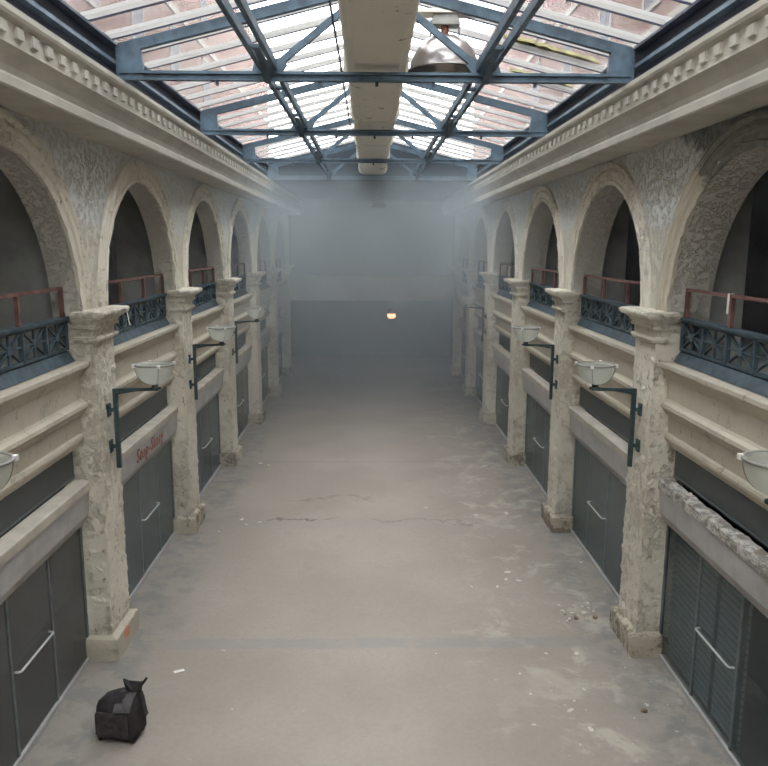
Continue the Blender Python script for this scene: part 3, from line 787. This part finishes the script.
# ------------------------------------------------------------------ scraps and flakes on the floor
CAM = Vector((-.09, 0, 6.0))
def cam_axes():
    f = 760.0; d = Vector(((370 - 384) / f, (383 - 246) / f, 1.0)).normalized()
    X = Vector((d.z, 0, -d.x)).normalized(); Z = X.cross(d)
    if Z.y < 0: Z = -Z
    return f, X, d, Z
def chunk(x, y, w, d, h, rot, name, mat, label, cat, group=None, seed=0):
    rnd = random.Random(seed); n = 7; ring = []
    for i in range(n):
        a = 2 * PI * i / n + rnd.uniform(-.3, .3); k = rnd.uniform(.7, 1.1)
        ring.append((w / 2 * k * math.cos(a), d / 2 * k * math.sin(a)))
    cz, sz = math.cos(rot), math.sin(rot)
    rg = lambda z, k: [(x + (p[0] * cz - p[1] * sz) * k, y + (p[0] * sz + p[1] * cz) * k, z + (rnd.uniform(-.15, .15) * h if z > 0.001 else 0)) for p in ring]
    o = MB().loft([rg(0.0, 1.0), rg(h * .6, 1.02), rg(h, .7)]).build(name, mat, None, (x, y, 0))
    return tag(o, label, cat, group)
b = MB().box(-.075, .075, -.03, .03, 0, .008).jitter(.004, 9, 1)
o = b.build('paper_scrap', 'white_scrap'); o.location = (-2.82, 10.02, 0.003); o.rotation_euler = (0, 0, .45)
tag(o, 'white oblong paper scrap on the floor beyond the black bag', 'paper scrap')
FL = [(-2.30, 10.58, .07), (-2.94, 16.15, .16), (-2.80, 15.85, .10), (-2.52, 15.98, .12), (-3.3, 15.4, .1), (2.48, 13.30, .17), (2.40, 13.0, .12), (2.62, 12.95, .14), (2.2, 12.72, .1), (1.72, 12.72, .08),
      (3.98, 13.75, .11), (3.02, 16.5, .18), (2.3, 16.4, .14), (3.0, 10.42, .13), (2.55, 10.44, .06), (2.55, 9.02, .14), (2.7, 8.62, .13), (2.0, 8.72, .07), (2.65, 9.22, .08), (1.2, 16.9, .12), (2.05, 9.9, .06), (2.85, 9.5, .08), (-3.15, 20.6, .14), (-2.9, 20.4, .12), (3.1, 20.3, .15), (.9, 10.45, .05), (-1.9, 9.1, .05), (2.1, 9.4, .06)]
for i, (x, y, w) in enumerate(FL):
    chunk(x, y, w, w * .6, .006 + w * .07, i * 1.3, 'plaster_flake', 'flake', 'small pale plaster flake lying on the concrete floor', 'plaster flake', 'plaster flakes on the floor', i)
RB = []
while len(RB) < 16:
    q = (min(3.64, 3.42 + random.uniform(-.34, .3)), 11.75 + random.uniform(-.34, .3), random.uniform(.05, .14))
    if all(math.hypot(q[0] - p[0], q[1] - p[1]) > .62 * (q[2] + p[2]) for p in RB): RB.append(q)
for i, (x, y, w) in enumerate(RB):
    chunk(min(x, 3.66), y, w, w * .75, w * .35, i * 2.1, 'plaster_lump', 'flake' if i % 6 else 'rust_edge', 'plaster lump in the rubble beside the nearest right pillar', 'plaster lump', 'rubble by the nearest right pillar', 50 + i)
chunk(3.50, 8.98, .10, .07, .05, .3, 'stone_lump', 'rust_edge', 'dark brown lump by the shop sill at lower right', 'stone', None, 91)

# moss and leaf litter lying on the roof glass, right side
for i, (y0, x0, x1, w, lb) in enumerate(((12.0, 1.9, 3.35, .26, 'clump of yellowish moss on the right skylight glass, nearer the camera'),
                                      (13.7, 2.3, 3.4, .24, 'smaller clump of moss on the right skylight glass, just beyond the first'))):
    b = MB(); rings = []
    n = 26
    for j in range(n + 1):
        u = j / n; x = x0 + (x1 - x0) * u; ww = w * (.25 + .75 * abs(noise.noise(Vector((u * 5, i * 3, .5)))) * 1.6) * math.sin(PI * min(1, u * .96 + .04)) ** .5 + .01
        rings.append([(x, y0 - ww / 2, roof_z(x) + .006), (x, y0 + ww / 2, roof_z(x) + .006), (x, y0 + ww * .3, roof_z(x) + .05), (x, y0 - ww * .3, roof_z(x) + .06)])
    b.loft(rings).jitter(.006, 12, i)
    tag(b.build('moss_patch', 'moss'), lb, 'moss', 'moss on the roof')

# ------------------------------------------------------------------ brick buildings seen through the roof
for s in (-1, 1):
    at = (s * 8.0, 20, 0)
    r = thing('brick_building', at, 'pinkish brick building rising beyond the %s slope of the skylight' % SIDE[s], 'building', 'buildings outside')
    MB().box(8.0, 9.0, -5, 62, 7.0, 20.0).build('facade', 'brick', r, at, sx=s)
    for zb in (11.9, 15.2):
        MB().box(7.93, 8.0, -5, 62, zb, zb + .28).build('stone_band', 'pale_stone', r, at, sx=s)
    for q, yy in enumerate((14.5, 18.0, 22.5, 27, 32, 38)):
        for zb in (12.8, 16.0):
            w = MB().box(7.95, 8.0, yy, yy + .16, zb, zb + 2.0); w.box(7.95, 8.0, yy + 1.3, yy + 1.46, zb, zb + 2.0); w.box(7.95, 8.0, yy, yy + 1.46, zb + 1.85, zb + 2.0); w.box(7.93, 8.0, yy - .05, yy + 1.5, zb - .12, zb)
            f = w.build('window_surround', 'pale_stone', r, at, sx=s)
            MB().box(7.97, 7.99, yy + .16, yy + 1.3, zb, zb + 1.85).build('pane', 'window_dark', f, at, sx=s)

# ------------------------------------------------------------------ haze filling the far half of the hall
t = NT('haze')
x, y, z = t.sep()
dens = t.step(y, 13.0, 27.0, 0.0, 1.0)
dens = t.math('MULTIPLY', t.math('POWER', dens, 1.3), t.math('MULTIPLY_ADD', t.noise(.35, 3, .5), .5, .75))
dens = t.math('MULTIPLY', dens, t.math('MULTIPLY', t.step(z, 2.5, 6.8, .75, 1.8), t.step(z, 6.9, 8.0, 1.0, .55)))
vs_ = t.n('ShaderNodeVolumeScatter'); vs_.inputs['Color'].default_value = (.325, .375, .41, 1); vs_.inputs['Anisotropy'].default_value = .1
t.link(t.math('MULTIPLY', dens, .138), vs_.inputs['Density'])
t.link(vs_.outputs[0], t.out.inputs['Volume'])
M['haze'] = t.m
o = MB().box(-3.72, 3.72, 12.0, YE - .36, .02, 8.05).build('haze', 'haze')
tag(o, 'grey-blue haze hanging in the far half of the hall', 'haze', kind='stuff')

# ------------------------------------------------------------------ daylight, camera, view
w = bpy.data.worlds.new('overcast_sky'); C.world = w; w.use_nodes = True
nt = w.node_tree; nt.nodes.clear()
bg = nt.nodes.new('ShaderNodeBackground'); ou = nt.nodes.new('ShaderNodeOutputWorld')
bg.inputs[0].default_value = (.95, .98, 1.0, 1); bg.inputs[1].default_value = 7.3
nt.links.new(bg.outputs[0], ou.inputs[0])

f, X, d, Z = cam_axes()          # world axes written in camera axes (right, up, forward)
cd = bpy.data.cameras.new('camera'); cam = bpy.data.objects.new('camera', cd); COL.objects.link(cam)
right = Vector((X.x, d.x, Z.x)); up = Vector((X.y, d.y, Z.y)); fwd = Vector((X.z, d.z, Z.z))
m = Matrix((right, up, -fwd)).transposed().to_4x4(); m.translation = CAM
cam.matrix_world = m
cd.sensor_fit = 'HORIZONTAL'; cd.sensor_width = 36; cd.lens = 36 * f / 768; cd.clip_end = 300; cd.clip_start = .05
C.camera = cam
C.view_settings.view_transform = 'Standard'; C.view_settings.look = 'None'
C.view_settings.exposure = 0.0; C.view_settings.gamma = 1.0; C.view_settings.use_curve_mapping = False
C.cycles.use_denoising = True
C.cycles.max_bounces = 10; C.cycles.diffuse_bounces = 5; C.cycles.transparent_max_bounces = 16; C.cycles.volume_bounces = 2
C.cycles.volume_step_rate = 2.0
